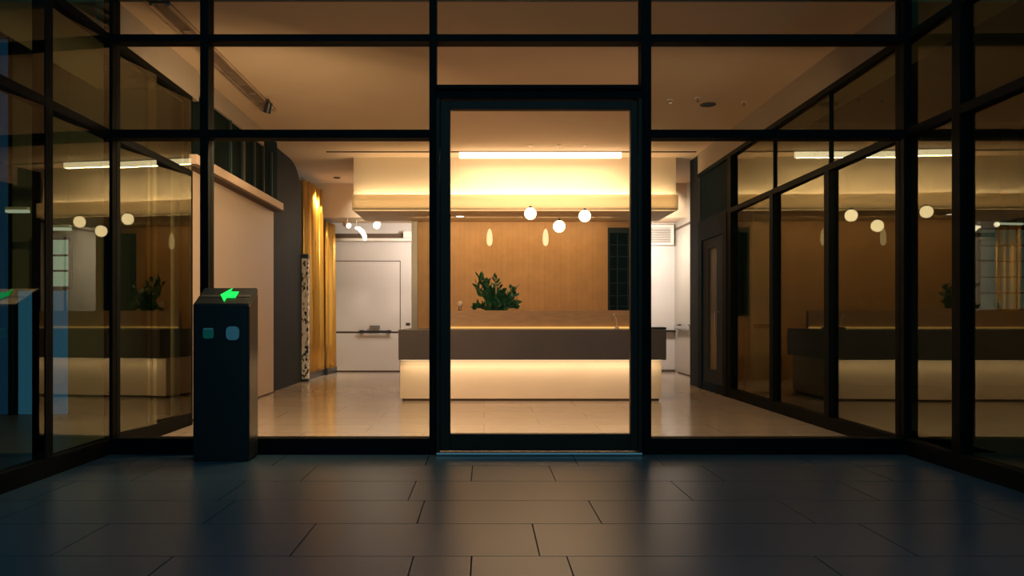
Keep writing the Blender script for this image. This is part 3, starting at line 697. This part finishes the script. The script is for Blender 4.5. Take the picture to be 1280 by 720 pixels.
def arrow(b):
    mt = Matrix.Translation((0, 0, zf)) @ Matrix.Rotation(ang, 4, 'X')
    pts = [(-.07, .155), (-.004, .03), (-.004, .10), (.066, .10), (.066, .21), (-.004, .21), (-.004, .28)]
    A = [b.verts.new(mt @ Vector((p[0] + .055 - .03, p[1], .005))) for p in pts]
    B = [b.verts.new(mt @ Vector((p[0] + .055 - .03, p[1], .010))) for p in pts]
    b.faces.new(A); b.faces.new(B[::-1])
    for k in range(len(pts)): b.faces.new((A[k], A[(k + 1) % len(pts)], B[(k + 1) % len(pts)], B[k]))
part(t, 'green_sign', M['green'], arrow, label='glowing green direction sign')
def rounded(b, cx_, cz, w, h, r, y0, y1):
    pl = []
    for qx, qz, a0 in ((1, 1, 0), (-1, 1, 90), (-1, -1, 180), (1, -1, 270)):
        for k in range(6):
            a = R(a0 + 18 * k); pl.append((cx_ + qx * (w / 2 - r) + r * math.cos(a), cz + qz * (h / 2 - r) + r * math.sin(a)))
    bm_prism(b, pl, 1, y0, y1)
rx = X(260.5, yp) - t.location.x; bx = X(291, yp) - t.location.x; zb_ = Z(416.5, yp)
part(t, 'reader_window', M['reader'], lambda b: (rounded(b, rx, zb_, .085, .085, .02, -.004, .002)), label='dim teal square reader window')
part(t, 'reader_lip', M['lens'], lambda b: bm_box(b, (rx - .038, -.007, zb_ + .028), (rx + .038, -.004, zb_ + .04)))
part(t, 'push_button', M['lens'], lambda b: rounded(b, bx, zb_, .105, .11, .035, -.008, .002), label='blue grey rounded push button')

# ------------------------------------------------------------------ lights
def area(name, loc, rot, sx, sy, energy, col):
    l = bpy.data.lights.new(name, 'AREA'); l.shape = 'RECTANGLE'; l.size = sx; l.size_y = sy; l.energy = energy; l.color = col
    o = bpy.data.objects.new(name, l); COL.objects.link(o); o.location = loc; o.rotation_euler = rot
    return o
area('bar_light', ((lx0 + lx1) / 2, 13.08, HC - .115), (0, 0, 0), 2.6, .06, 40, (1, .67, .36))
area('cove_light', ((x0 + x1) / 2, 13.485, 3.165), (R(180), 0, 0), x1 - x0 - .1, .04, 20, (1, .71, .43))
area('counter_strip_light', (cx, 11.0, .566), (R(12), 0, 0), sx1 - sx0 - .1, .03, 7.8, (1, .72, .44))
def fill_spot(x, e):  # hidden spots added behind the cove box to brighten the rear passages
    l = bpy.data.lights.new('passage_fill', 'SPOT'); l.energy = e; l.color = (1, .84, .72); l.spot_size = R(95); l.spot_blend = .8; l.shadow_soft_size = .05
    o = bpy.data.objects.new('passage_fill', l); COL.objects.link(o); o.location = (x, 15.75, HC - .02)
    o.rotation_euler = Vector((-.12 if x < 0 else .06, .75, -1)).to_track_quat('-Z', 'Y').to_euler()
fill_spot(-2.15, 90); fill_spot(-1.7, 70); fill_spot(3.6, 90)
# fill lights without fixtures, added behind the wood wall for the white passages
for p, q, e in (((-1.0, 15.9, 2.85), (-2.9, 17.2, 1.5), 48), ((2.95, 15.9, 2.85), (3.9, 17.2, 1.6), 75)):
    area('rear_fill', p, (Vector(q) - Vector(p)).to_track_quat('-Z', 'Y').to_euler(), .25, .25, e, (1, .84, .73))
# added light under the cove box, no fixture, brightening the wood wall
area('soffit_fill', (.5, 14.35, 2.965), (R(28), 0, 0), 3.6, .05, 26, (1, .68, .36))
# unseen warm fill lights added behind the lower transoms to brighten the lobby
for xw, e, yaw in ((-1.9, 46, 25), (-1.35, 50, 38), (-.8, 46, 38), (2.1, 18, 5), (2.8, 14, 0)):
    area('transom_fill', (xw, 7.06, 2.775), (R(50), 0, R(yaw)), .34, .045, e, (1, .67, .37))
# lamp in the ceiling over the gold curtain
l = bpy.data.lights.new('curtain_spot', 'SPOT'); l.energy = 320; l.color = (1, .72, .36); l.spot_size = R(75); l.spot_blend = .8; l.shadow_soft_size = .04
o = bpy.data.objects.new('curtain_spot', l); COL.objects.link(o); o.location = (-2.85, 15.5, 3.85); o.rotation_euler = Vector((-.45, .05, -1)).to_track_quat('-Z', 'Y').to_euler()

# world: blue dusk
w = bpy.data.worlds.new('dusk'); SC.world = w; w.use_nodes = True
nt = w.node_tree; nt.nodes.clear()
wo = nt.nodes.new('ShaderNodeOutputWorld'); bg = nt.nodes.new('ShaderNodeBackground')
bg.inputs[0].default_value = (0.20, 0.62, 0.85, 1); bg.inputs[1].default_value = 0.52
nt.links.new(bg.outputs[0], wo.inputs[0])

# ------------------------------------------------------------------ camera and view
cd = bpy.data.cameras.new('camera'); cam = bpy.data.objects.new('camera', cd); COL.objects.link(cam)
cam.location = (0, 0, EYE); cam.rotation_euler = (R(90), 0, 0)
cd.sensor_width = 36; cd.lens = 36 * F / 1280
cd.shift_x = (640 - CX) / 1280; cd.shift_y = (CY - 360) / 1280
cd.clip_start = .05
SC.camera = cam
SC.view_settings.view_transform = 'Standard'; SC.view_settings.look = 'None'
SC.view_settings.exposure = 0; SC.view_settings.gamma = 1; SC.view_settings.use_curve_mapping = False
cy = SC.cycles
cy.max_bounces = 14; cy.transparent_max_bounces = 32; cy.diffuse_bounces = 6; cy.glossy_bounces = 6
cy.caustics_reflective = False; cy.caustics_refractive = False
cy.sample_clamp_indirect = 6
try: cy.use_denoising = True
except Exception: pass
